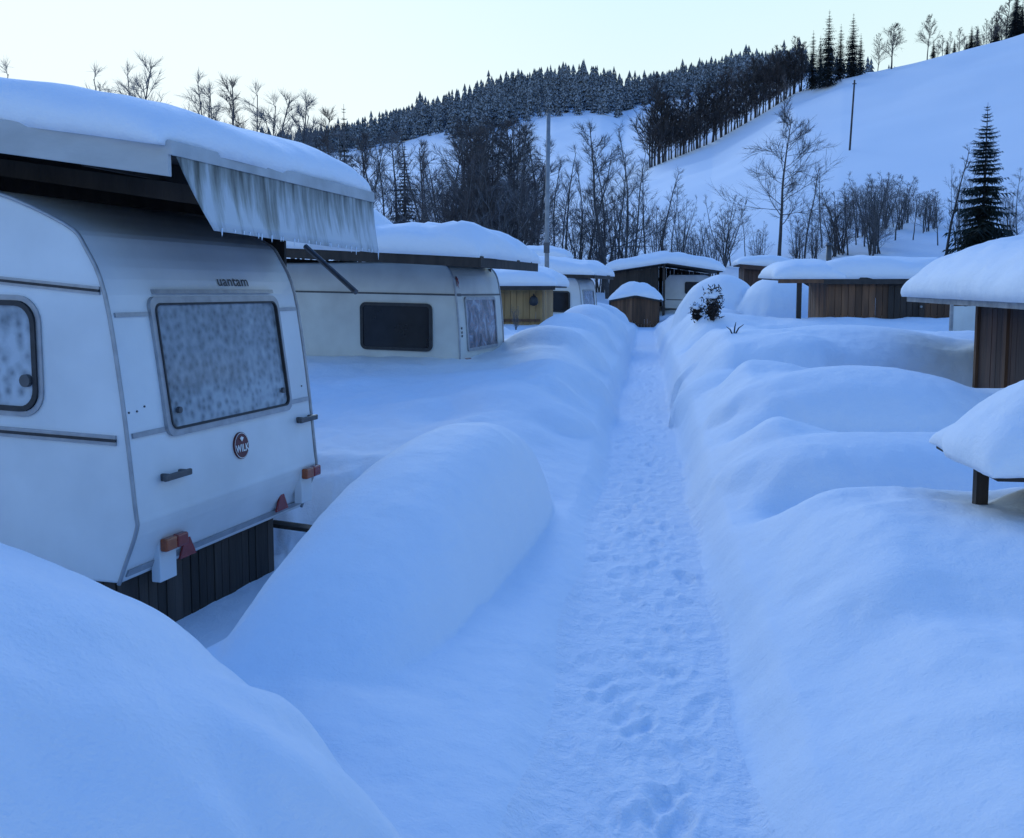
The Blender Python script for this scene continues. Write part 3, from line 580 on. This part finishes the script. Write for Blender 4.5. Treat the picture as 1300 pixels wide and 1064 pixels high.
# right hand sheds
q = at(1052, 350, 20.0)
rs, frs = shed('garden_shed', 'long low brown plank shed with flat snowy roof and stovepipe, right side', 'shed', (q.x, q.y), 0, 2.75, 2.4, .3, 1.84, 'brown_wood', .40, 23, .12, door=(1.15, 1.85, 1.74, 'dark_wood'), fh=.12, ky=.02)
b = MB(); b.box(-1.0, -.12, -.14, 2.52, 0, .05, lambda x, y, z: (x, y, frs(0, y)+z+.0)); b.build('porch_roof', M['roofing'], rs)
b = MB(); b.box(-1.0, -.12, -.165, -.143, -.05, .06, lambda x, y, z: (x, y, frs(0, y)+z+.0)); b.build('porch_fascia', M['brown_wood'], rs)
snow_cap(rs, -1.08, .3, -.2, 2.56, lambda x, y: frs(0, y)+.053, .36, 24, 26, .05, 3, .3, 'porch_snow')
b = MB(); b.box(-.62, -.53, -.12, -.03, .2, frs(0, 0)-.004); b.build('post', M['dark_wood'], rs)
b = MB(); b.tube([(.15, .9, 1.85), (.15, .9, 2.55)], .055, 12); pi_ = b.build('stovepipe', M['handle'], rs, True)
b = MB(); b.tube([(.15, .9, 2.55), (.15, .9, 2.61)], [.09, .05], 12); b.build('pipe_cap', M['handle'], pi_)
q = at(945, 347, 33.0)
shed('hut', 'small red-brown hut with sloping snowy roof behind the big snow lump', 'hut', (q.x, q.y), 0, 2.1, 2, .4, 2.35, 'red_wood', .32, 29, .18, kx=-.09, roofm='red_wood', fh=.16)
q = at(1010, 345, 27.0)
shed('hut', 'low snow-buried hut just behind the stovepipe shed', 'hut', (q.x, q.y+1.2), 0, 3.4, 2, .4, 1.9, 'dark_wood', .55, 31, .2)
wp = thing('white_board', 'pale panel leaning between the long plank shed and the near right shed', 'panel', (5.2, 17.9, .5), R(5))
b = MB(); b.box(0, .47, 0, .04, 0, .85); b.build('board', M['white2'], wp, False, .005)
for a0, a1 in ((-.045, -.003), (.473, .515)):
    b = MB(); b.box(a0, a1, -.01, .05, 0, .88); b.build('edge_frame', M['grey_wood'], wp)
# near right shed
ns = thing('garden_shed', 'dark brown plank shed at right edge with overhanging snow-loaded roof', 'shed', (3.9, 9.2, 0), 0)
fn = lambda x, y: 1.50+.20*(x+.5)+.008*(y-2)
fz = lambda x, y, z: (x, y, fn(x, y)+z)
rg = random.Random(8); b = MB(); b.planks((0, 3.2), (0, .15), .0, 1.5, .15, .022, rg, 0, lambda x, y: fn(x, y)-.01); b.planks((2.2, 3.2), (0, 3.2), .0, 1.5, .15, .022, rg, 0, lambda x, y: fn(x, y)-.01); b.planks((0, .15), (2.2, .15), .0, 1.5, .15, .022, rg, 0, lambda x, y: fn(x, y)-.01)
b.build('wall', M['red_wood'], ns)
for y in (3.17, 2.2):
    b = MB(); b.box(-.035, .015, y, y+.08, .0, 1.48); b.build('corner_board', M['brown_wood'], ns)
b = MB(); b.box(-.5, 2.6, 0, 4.4, 0, .045, fz); b.build('roof', M['dark_wood'], ns)
b = MB(); b.box(-.53, -.503, -.02, 4.42, -.05, .05, lambda x, y, z: (x, y, fn(-.5, y)+z)); b.build('fascia_board', M['grey_wood'], ns)
for y in (.4, 1.3, 2.2, 3.1, 3.7, 4.3):
    b = MB(); b.box(-.47, 2.5, y-.03, y+.03, -.07, -.003, fz); b.build('rafter', M['dark_wood'], ns)
snow_cap(ns, -.58, 2.7, -.1, 4.52, lambda x, y: fn(x, y)+.048, .46, 37, 46, .07, 3.6, .35)
# snowy table at the right edge
tb = thing('wooden_table', 'dark wooden table under a thick snow pillow at the right edge', 'table', (1.62, 4.72, 0), 0)
b = MB(); b.box(-.03, 1.0, 0, .97, .738, .775); b.build('table_top', M['dark_wood'], tb, False, .006)
b = MB(); b.box(.25, .97, .09, .12, .66, .736); b.build('apron', M['dark_wood'], tb)
for x, y in ((.10, .62), (.55, .16), (.9, .85)):
    b = MB(); b.box(x-.03, x+.03, y-.03, y+.03, .2, .736); b.build('leg', M['dark_wood'], tb)
snow_cap(tb, -.07, 1.25, -.05, 1.05, lambda x, y: .777+.06*max(0, x), .46, 41, 44, .07, 2.2, .5, e=.5)
# ------------------------------------------------------------------ trees
def bare_tree(seed, h=10., spread=.33, nb=24, up=.5, start=.2, multi=1, tw=.012, lean=.0, sub=9, tr=.011, sub2=8, lift=.07):
    rg = random.Random(seed); T, K = MB(), MB()
    rv = lambda s: Vector((rg.gauss(0, s), rg.gauss(0, s), rg.gauss(0, s)))
    def path(p, d, L, n, wob, lift):
        pts = [p.copy()]; d = d.normalized()
        for i in range(n):
            d = (d+rv(wob)+Vector((0, 0, lift))).normalized(); p = p+d*(L/n); pts.append(p.copy())
        return pts
    for s in range(multi):
        a = rg.uniform(0, 6.28); base = Vector((math.cos(a), math.sin(a), 0))*(.5*h*.1*(multi > 1)); hh = h*(rg.uniform(.7, 1) if s else 1)
        d0 = Vector((rg.gauss(0, lean+.10*(multi > 1)), rg.gauss(0, lean+.10*(multi > 1)), 1))
        st = path(base+Vector((0, 0, -.4)), d0, hh*.97, 10, .045, .03); r0 = h*tr*(1 if multi == 1 else .6)
        T.tube(st, [r0*(1-.9*(i/10)**.9)+.008 for i in range(11)], 7)
        for b in range(nb):
            t = start+(1-start)*((b+rg.random())/nb); i = min(9, int(t*10)); p = st[i].lerp(st[i+1], t*10-i)
            a = rg.uniform(0, 6.28); L = hh*spread*((1-t)**.7*.95+.10)*rg.uniform(.6, 1.2); dd = Vector((math.cos(a), math.sin(a), up+rg.uniform(-.3, .4)))
            bp = path(p, dd, L, 5, .10, lift); rb = max(tw*1.2, r0*(1-t)*.34)
            K.tube(bp, [rb*(1-.8*j/5)+tw*.3 for j in range(6)], 4, False)
            for c in range(sub):
                u = .2+.8*(c+rg.random())/sub; j = min(4, int(u*5)); p2_ = bp[j].lerp(bp[j+1], u*5-j)
                ax = (bp[j+1]-bp[j]).normalized(); d2 = (ax+rv(.45)+Vector((0, 0, .12))).normalized(); L2 = max(.35, L*rg.uniform(.3, .6)*(1.15-u*.5))
                cp_ = path(p2_, d2, L2, 3, .09, .04); K.tube(cp_, [tw, tw*.75, tw*.55, tw*.3], 3, False)
                for e in range(sub2):
                    w = .2+.8*rg.random(); k = min(2, int(w*3)); p3_ = cp_[k].lerp(cp_[k+1], w*3-k)
                    d3 = ((cp_[k+1]-cp_[k]).normalized()+rv(.38)).normalized(); tp = path(p3_, d3, max(.3, L2*rg.uniform(.4, .8)), 2, .08, .03)
                    K.tube(tp, [tw*.55, tw*.4, tw*.15], 3, False)
    return T, K
def conifer(seed, h=10., r=1.8, wh=26, far=False):
    rg = random.Random(seed); T, K = MB(), MB(); T.tube([(0, 0, -.4), (0, 0, h*.5), (0, 0, h)], [h*.014, h*.009, .01], 7)
    for i in range(wh):
        t = (i+rg.uniform(-.3, .3))/wh; t = min(max(t, 0), .985); z = h*(.05+.95*t); Rr = r*(1-t)**.85*rg.uniform(.7, 1.15)+.08; nb = 12 if t < .6 else 9
        a0 = rg.uniform(0, 6.28)
        for k in range(nb):
            a = a0+6.283*k/nb+rg.uniform(-.25, .25); L = Rr*rg.uniform(.55, 1.2); ca, sa = math.cos(a), math.sin(a); up = .25*(t)-.35*(1-t)
            P = []
            for j in range(5):
                u = j/4; P.append(Vector((ca*L*u, sa*L*u, z+L*(up*u-.25*u*u+.25*u**3))))
            sd = Vector((-sa, ca, 0))
            for j in range(4):
                w0 = L*.06*(1-j/5)
                K.add([P[j]-sd*w0, P[j]+sd*w0, P[j+1]+sd*w0*.8, P[j+1]-sd*w0*.8], [(0, 1, 2, 3)])
                for sg in (-1, 1):
                    for m_ in range(1 if far else 2):
                        u = (m_+.5)/2; b0 = P[j].lerp(P[j+1], u); fl = L*.34*(1-.6*(j+u)/4)*rg.uniform(.7, 1.3)
                        dr = (P[j+1]-P[j]).normalized(); tip = b0+sd*sg*fl+dr*fl*.7+Vector((0, 0, -fl*rg.uniform(.3, 1.0)))
                        K.add([b0-dr*fl*.2, b0+dr*fl*.3, tip], [(0, 1, 2)])
    return T, K
protos = {}
def proto(key, TK, tm, cm):
    T, K = TK; protos[key] = (T.build('trunk', tm), K.build('crown', cm))
    for o in protos[key]: C.objects.unlink(o)
proto('b0', bare_tree(1), M['bark'], M['bark']); proto('b1', bare_tree(2, spread=.25, nb=26, up=.9), M['bark'], M['frost'])
proto('b2', bare_tree(3, spread=.38, nb=24, up=.45, start=.3, lean=.05), M['bark'], M['bark']); proto('b3', bare_tree(4, spread=.24, nb=26, up=1.1, start=.12), M['bark'], M['redbark'])
proto('w0', bare_tree(21, spread=.22, nb=18, up=1.0, start=.25, tw=.0095, sub=7, sub2=6, tr=.0075), M['bark'], M['frost']); proto('w1', bare_tree(22, spread=.28, nb=20, up=.7, start=.3, tw=.0095, sub=7, sub2=6, tr=.0075, lean=.03), M['bark'], M['frost'])
proto('s0', bare_tree(23, spread=.15, nb=20, up=1.1, start=.3, tw=.011, sub=5, sub2=4, tr=.009), M['bark'], M['bark'])
proto('big', bare_tree(7, spread=.46, nb=30, up=.35, start=.26, lean=.03, sub=10), M['bark'], M['bark'])
proto('m0', bare_tree(5, spread=.26, nb=12, up=1.0, start=.12, multi=9, sub=6, tw=.011, sub2=5), M['bark'], M['redbark']); proto('m1', bare_tree(6, spread=.28, nb=12, up=.9, start=.1, multi=9, sub=6, tw=.011, sub2=5), M['bark'], M['frost'])
proto('h0', bare_tree(11, spread=.34, nb=22, up=.8, start=.15, sub=7, tw=.030, sub2=5), M['hillbark'], M['hillbark']); proto('h1', bare_tree(12, spread=.30, nb=22, up=1., start=.12, sub=7, tw=.030, sub2=5), M['hillbark'], M['redbark'])
proto('hr', bare_tree(13, spread=.42, nb=30, up=.5, start=.28, sub=7, tw=.026, tr=.016), M['hillbark'], M['hillbark'])
proto('snag', bare_tree(15, spread=.08, nb=10, up=.6, start=.3, sub=2, tw=.02, lean=.0), M['hillbark'], M['bark'])
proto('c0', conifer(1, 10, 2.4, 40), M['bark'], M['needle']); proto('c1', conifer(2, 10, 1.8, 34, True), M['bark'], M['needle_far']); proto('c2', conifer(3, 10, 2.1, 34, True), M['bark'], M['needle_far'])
rgT = random.Random(77)
def tree(key, px, d, ytop, name, label, cat, group=None, ws=1.):
    g = at(px, HZ, d); z = gz(g.x, g.y); zt2 = at(px, ytop, d).z; s = max(.05, (zt2-z)/10)
    r = thing(name, label, cat, (g.x, g.y, z), rgT.uniform(0, 6.28), group); r.scale = (s*ws, s*ws, s)
    for o in protos[key]:
        c = o.copy(); C.objects.link(c); c.parent = r
    return r
def row(items, name, fmt, cat, group):
    items = sorted(items, key=lambda t: t[1])
    for i, (key, px, d, yt, ws) in enumerate(items): tree(key, px, d, yt, name, fmt.format(ORD[i]), cat, group, ws)
L = [('w0',4,50,66,1),('w1',105,60,92,1),('w0',150,50,78,1.1),('w1',168,52,62,1.1),('w0',186,55,72,1),('w1',236,60,86,1),('w0',276,62,84,1.1),('w1',300,64,100,1.),('b3',322,60,90,1.1),('w0',340,66,96,1.1),('b1',372,60,105,1),('b3',405,70,130,1),('b1',430,76,150,1.2),('b3',455,70,158,1.2),('b1',480,72,160,1.2),('b3',505,66,155,1.2),('w0',355,60,110,1.2),('w1',390,66,128,1.2),('w0',418,64,145,1.3),('w1',468,66,165,1.3),('w0',494,64,170,1.3),('w1',210,64,98,1.2),('w0',258,66,100,1.2),('w1',328,70,108,1.3),('w0',382,72,125,1.3)]
row(L, 'bare_tree', 'bare winter tree rising above the near canopy, {} from the left', 'tree', 'bare trees above the near canopy')
L = [('b3',528,62,168,1.2),('w1',548,58,158,1.3),('b2',566,64,150,1),('b3',582,58,158,1.3),('b1',598,66,150,1.2),('b0',612,60,142,1.2),('s0',626,56,138,1.5),('b0',641,62,144,1.1),('b2',655,58,146,1.1),('s0',668,66,150,1.4),('b1',682,60,165,1.2),('m0',560,54,205,1.1),('m0',600,54,185,1.2),('m1',640,54,190,1.2),('m0',672,54,205,1.1),
     ('b3',590,70,152,1.3),('b3',604,72,148,1.3),('b0',619,74,146,1.1),('b3',634,70,146,1.3),('b3',648,72,150,1.3),('m0',620,58,165,1.3),('m1',580,58,180,1.2),('m0',655,60,180,1.2),('w1',538,70,175,1.2),('b2',622,66,146,1.2),('b0',600,62,150,1.2),('b0',634,60,150,1.2),('b2',612,68,150,1.3),('b0',645,70,152,1.3)]
row(L, 'bare_tree', 'dark bare tree in dense clump left of the pole, {} from the left', 'tree', 'dense clump of bare trees left of the pole')
L = [('s0',708,66,190,1),('w0',720,62,178,1.2),('s0',732,62,190,1),('w1',745,64,168,1.3),('b0',772,58,148,1.25),('s0',764,62,160,1),('s0',791,60,138,.9),('w0',806,64,180,1.2),('w0',822,66,198,1.2),('s0',838,68,205,1.2),('m0',760,62,235,1),('m1',860,70,245,1),('m0',730,64,240,1.1),('m1',800,66,235,1.2),('m0',835,66,250,1.1),('w1',783,72,175,1.2),('w1',850,72,225,1.2),('w1',712,70,215,1.3),('m1',775,66,225,1.2)]
row(L, 'bare_tree', 'bare tree right of pole above the far cabins, {} from the left', 'tree', 'bare trees right of the pole')
tree('big', 988, 70, 132, 'bare_tree', 'tall spreading bare tree alone in front of the snowy hillside', 'tree', None, 1.15)
L = [('m1',905,66,270,1.3),('m0',925,70,240,1.3),('w1',945,74,255,1.2),('m1',962,66,280,1.2),('s0',1020,68,200,1.2),('w0',1042,72,210,1.3),('m0',1012,64,265,1.3),('m0',885,68,280,1.3),('m1',1035,66,255,1.2),('m1',872,68,290,1.3)]
row(L, 'bare_tree', 'thin bare sapling around the tall lone tree, {} from the left', 'tree', 'saplings below the hillside')
L = []
for i in range(24):
    px = 1056+i*5.8+rgT.uniform(-3, 3); L.append((['m0','w1','m1','w0'][i % 4], px, rgT.uniform(66, 80), 226-10*math.cos((px-1120)*.05)+rgT.uniform(-6, 12), 1.5))
row(L, 'bare_thicket', 'leafless thicket at the foot of the hill, {} from the left', 'thicket', 'thickets at the foot of the hill')
L = [('m1',1215,64,200,.8),('m1',1278,62,232,1.2),('w1',1300,60,215,1.3),('w0',1289,64,210,1.2)]
row(L, 'bare_thicket', 'leafless bush beside the tall dark spruce, {} from the left', 'thicket', 'bushes beside the spruce')
tree('snag', 1197, 60, 178, 'dead_tree', 'thin dead trunk standing just left of the dark spruce', 'tree', None, 1.2)
tree('c0', 1244, 58, 130, 'spruce_tree', 'tall dark green spruce standing alone above the right-hand sheds', 'tree', None, .92)
def edge_d(px, py):
    lo, hi = 60., 219.
    for _ in range(30):
        m_ = (lo+hi)/2; g = at(px, HZ, m_)
        if (gz(g.x, g.y)-EYE)/m_ < (HZ-py)/FPX: lo = m_
        else: hi = m_
    return lo
L = []
for i in range(84):
    px = 824+i*2.26+rgT.uniform(-3, 3); yb = float(np.interp(px, [828,860,900,950,1010], [170,190,174,148,112])); h = rgT.uniform(44, 78)
    L.append((rgT.choice(['h0','h1']), px, min(215, edge_d(px, yb+rgT.uniform(-10, 6))), yb-h, rgT.uniform(.9, 1.4)))
row(L, 'bare_tree', 'bare tree in the dark row edging the hill meadow, {} from the left', 'tree', 'tree row along the hill meadow')
L = [('c1',1024,212,38,1),('c2',1043,208,12,1),('c1',1058,214,30,1),('c2',1073,210,16,1),('c1',1033,218,45,1),('c1',1083,216,42,1)]
row(L, 'spruce_tree', 'dark spruce in the tall clump on top of the hill, {} from the left', 'tree', 'spruce clump on the hilltop')
tree('hr', 1122, 205, 27, 'bare_tree', 'round-crowned bare tree standing alone on the hill crest', 'tree', None, 1.15)
L = [('hr',1166,214,18,.8)]
for i in range(30):
    px = 1176+i*4.5+rgT.uniform(-3, 3); yb = float(np.interp(px, [1180,1250,1300], [71,53,38])); big = px > 1238
    L.append((rgT.choice(['h0','h1','h1','c1'] if big else ['h0','h1','h1','c1']), px, rgT.uniform(206, 222), yb-(rgT.uniform(30, 68) if big else rgT.uniform(12, 34)), rgT.uniform(.9, 1.5)))
row(L, 'crest_tree', 'tree on the crest towards the right corner, {} from the left', 'tree', 'trees on the crest at right')
row([('h0',1105,216,40,1),('h1',990,216,70,1)], 'bare_tree', 'bare tree beside the hilltop spruce clump, {} from the left', 'tree', None)
tree('h1', 990, edge_d(990, 168), 92, 'bare_tree', 'slim bare tree just behind the tall lone tree, on the slope', 'tree', None, .8)
row([('c2',440,150,132,.9),('c1',515,150,178,1.3)], 'spruce_tree', 'small dark spruce on the slope behind the left caravans, {} from the left', 'tree', None)
# pole on slope
g = at(1073, HZ, edge_d(1071, 195)); z = gz(g.x, g.y)
tp = thing('utility_pole', 'thin dark pole standing on the open snowy slope', 'pole', (g.x, g.y, z))
b = MB(); b.tube([(0, 0, -.5), (.35, 0, 8.6)], [.13, .10], 8); b.build('shaft', M['hillbark'], tp)
b = MB(); b.box(-.25+.34, .25+.34, -.05, .05, 8.1, 8.2); b.build('crossbar', M['hillbark'], tp)
# forest on the far ridge: one mass
F = MB(); rgF = random.Random(4)
def cone_tree(p, h, r):
    for k in range(4):
        z0 = h*(.08+.22*k); z1 = h*(.42+.2*k); rr = r*(1-.22*k); n = 8; a0 = rgF.uniform(0, 6)
        v = [(p[0], p[1], p[2]+z1)]
        for i in range(n*2):
            a = a0+math.pi*i/n; q = rr*(rgF.uniform(.8, 1.1) if i % 2 else .5); v.append((p[0]+q*math.cos(a), p[1]+q*math.sin(a), p[2]+z0+(0 if i % 2 else h*.06)))
        F.add(v, [(0, 1+i, 1+(i+1) % (n*2)) for i in range(n*2)])
pts = []
for i in range(3300):
    u_ = rgF.random(); px = rgF.uniform(-40, 1130) if u_ < .18 else (rgF.uniform(280, 540) if u_ < .36 else rgF.uniform(500, 1010)); g_ = rgF.random()
    depth = np.interp(px, [0, 280, 420, 540, 600, 780, 800, 1000, 1130], [.93, .88, .80, .70, .52, .52, .68, .45, .85])
    s2 = depth+(1.0-depth)*g_**.7
    pts.append((px, D1+(D2-D1)*s2))
P = [at(px, HZ, d) for px, d in pts]
zs = gh(np.array([p.x for p in P]), np.array([p.y for p in P]))
for p, z in zip(P, zs):
    h = rgF.uniform(3.0, 10.5)
    if rgF.random() < .07: h *= 1.35
    cone_tree((p.x, p.y, z-.3), h, h*rgF.uniform(.15, .28)+.4)
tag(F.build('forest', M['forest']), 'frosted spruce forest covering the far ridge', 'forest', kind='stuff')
# half-buried shrub by the path
def clump_shrub(px, d, ytop, wd, seed, label):
    rg = random.Random(seed); g = at(px, HZ, d); z0 = gz(g.x, g.y); H = max(.3, at(px, ytop, d).z-z0)
    t = thing('snowy_shrub', label, 'shrub', (g.x, g.y, z0), 0)
    S = MB(); K = MB(); N = MB()
    for i in range(9):
        a = rg.uniform(0, 6.28); tip = Vector((math.cos(a)*wd*.35*rg.random(), math.sin(a)*wd*.35*rg.random(), H*rg.uniform(.6, 1)))
        S.tube([(0, 0, -.2), tuple(tip*.5), tuple(tip)], [.018, .012, .004], 5)
        for j in range(80):
            u = rg.uniform(.05, 1); p = tip*u+Vector((rg.gauss(0, .07), rg.gauss(0, .07), rg.gauss(0, .05)))*(wd/.6)
            dv = Vector((rg.gauss(0, .7), rg.gauss(0, .7), rg.gauss(.2, .7))).normalized(); sd = dv.orthogonal().normalized(); L = rg.uniform(.04, .09)
            K.add([p-sd*.018, p+sd*.018, p+dv*L], [(0, 1, 2)])
    for i in range(7):
        a = rg.uniform(0, 6.28); r0 = rg.uniform(.06, .12)*wd/.6; c = Vector((math.cos(a)*wd*.28*rg.random(), math.sin(a)*wd*.28*rg.random(), H*rg.uniform(.35, .95)))
        v = []; nn, mm = 10, 6
        for q in range(mm+1):
            for k in range(nn):
                ph = math.pi*q/mm; th = 2*math.pi*k/nn; w = r0*(1+.25*math.sin(3*th+i)*math.sin(ph)); v.append((c.x+w*math.sin(ph)*math.cos(th)*1.2, c.y+w*math.sin(ph)*math.sin(th), c.z+w*.6*math.cos(ph)))
        N.add(v, [(q*nn+k, q*nn+(k+1) % nn, (q+1)*nn+(k+1) % nn, (q+1)*nn+k) for q in range(mm) for k in range(nn)])
    S.build('stem', M['hillbark'], t); K.build('foliage', M['brownneedle'], t); N.build('snow_clump', M['roofsnow'], t, True)
clump_shrub(905, 18.6, 362, .46, 3, 'narrow dark rusty shrub loaded with snow, right of the path')
clump_shrub(887, 19.2, 396, .36, 5, 'smaller dark shrub just left of the narrow rusty shrub by the path')
g = at(931, 452, 13.4); z0 = gz(g.x, g.y); tw_ = thing('twig', 'little dark twig sticking out of the right snow bank', 'twig', (g.x, g.y, z0))
for tip in ((-.10, 0, .09), (.13, .02, .12), (.03, .05, .15)):
    b = MB(); b.tube([(0, 0, -.05), (tip[0]*.5, tip[1]*.5, tip[2]*.6), tip], [.012, .009, .004], 5); b.build('stem', M['hillbark'], tw_)
tree('m1', 656, 19.2, 404, 'bare_bush', 'tiny twiggy bush in the snow before the yellow shed', 'bush', None, 1.)
# ------------------------------------------------------------------ sky and light
w = bpy.data.worlds.new('World'); bpy.context.scene.world = w; w.use_nodes = True
n, l = w.node_tree.nodes, w.node_tree.links; bg = n['Background']
sky = n.new('ShaderNodeTexSky'); sky.sky_type = 'NISHITA'; sky.sun_disc = False; sky.sun_elevation = R(12); sky.sun_rotation = R(-15); sky.ozone_density = 4; sky.dust_density = .3
tc = n.new('ShaderNodeTexCoord'); sx = n.new('ShaderNodeSeparateXYZ'); l.new(tc.outputs['Generated'], sx.inputs[0])
rp = n.new('ShaderNodeValToRGB'); e = rp.color_ramp.elements
e[0].position = 0; e[0].color = (.93, 1, 1, 1); e[1].position = 1; e[1].color = (.055, .215, .84, 1)
for p_, c_ in ((.12, (.88, 1, 1, 1)), (.27, (.74, .97, 1, 1)), (.35, (.46, .77, 1, 1)), (.46, (.15, .42, 1, 1))):
    x = e.new(p_); x.color = c_
l.new(sx.outputs['Z'], rp.inputs[0])
s1 = n.new('ShaderNodeMix'); s1.data_type = 'RGBA'; s1.blend_type = 'MULTIPLY'; s1.inputs[0].default_value = 1
l.new(sky.outputs[0], s1.inputs[6]); s1.inputs[7].default_value = (.05, .07, .1, 1)
mx = n.new('ShaderNodeMix'); mx.data_type = 'RGBA'; mx.inputs[0].default_value = .95
l.new(s1.outputs[2], mx.inputs[6]); l.new(rp.outputs[0], mx.inputs[7])
dt = n.new('ShaderNodeVectorMath'); dt.operation = 'DOT_PRODUCT'; l.new(tc.outputs['Generated'], dt.inputs[0]); ga = R(-42); dt.inputs[1].default_value = (math.sin(ga)*.99, math.cos(ga)*.99, .10)
mr = n.new('ShaderNodeMapRange'); mr.inputs['From Min'].default_value = .72; mr.inputs['From Max'].default_value = 1; mr.inputs['To Max'].default_value = .7; mr.interpolation_type = 'SMOOTHSTEP'
l.new(dt.outputs['Value'], mr.inputs[0])
m2 = n.new('ShaderNodeMix'); m2.data_type = 'RGBA'; l.new(mr.outputs[0], m2.inputs[0]); l.new(mx.outputs[2], m2.inputs[6]); m2.inputs[7].default_value = (.97, 1.06, 1.08, 1)
l.new(m2.outputs[2], bg.inputs['Color']); bg.inputs['Strength'].default_value = 1.02
sl = bpy.data.lights.new('sun', 'SUN'); so = bpy.data.objects.new('sun', sl); C.objects.link(so)
sl.energy = .95; sl.angle = R(18); sl.color = (.60, .79, 1)
az = R(-18); el = R(26); d = Vector((math.sin(az)*math.cos(el), math.cos(az)*math.cos(el), math.sin(el)))
so.rotation_euler = d.to_track_quat('Z', 'Y').to_euler(); so.location = (0, 0, 20)
sc_ = bpy.context.scene; sc_.view_settings.view_transform = 'Standard'; sc_.view_settings.look = 'None'; sc_.view_settings.exposure = 0
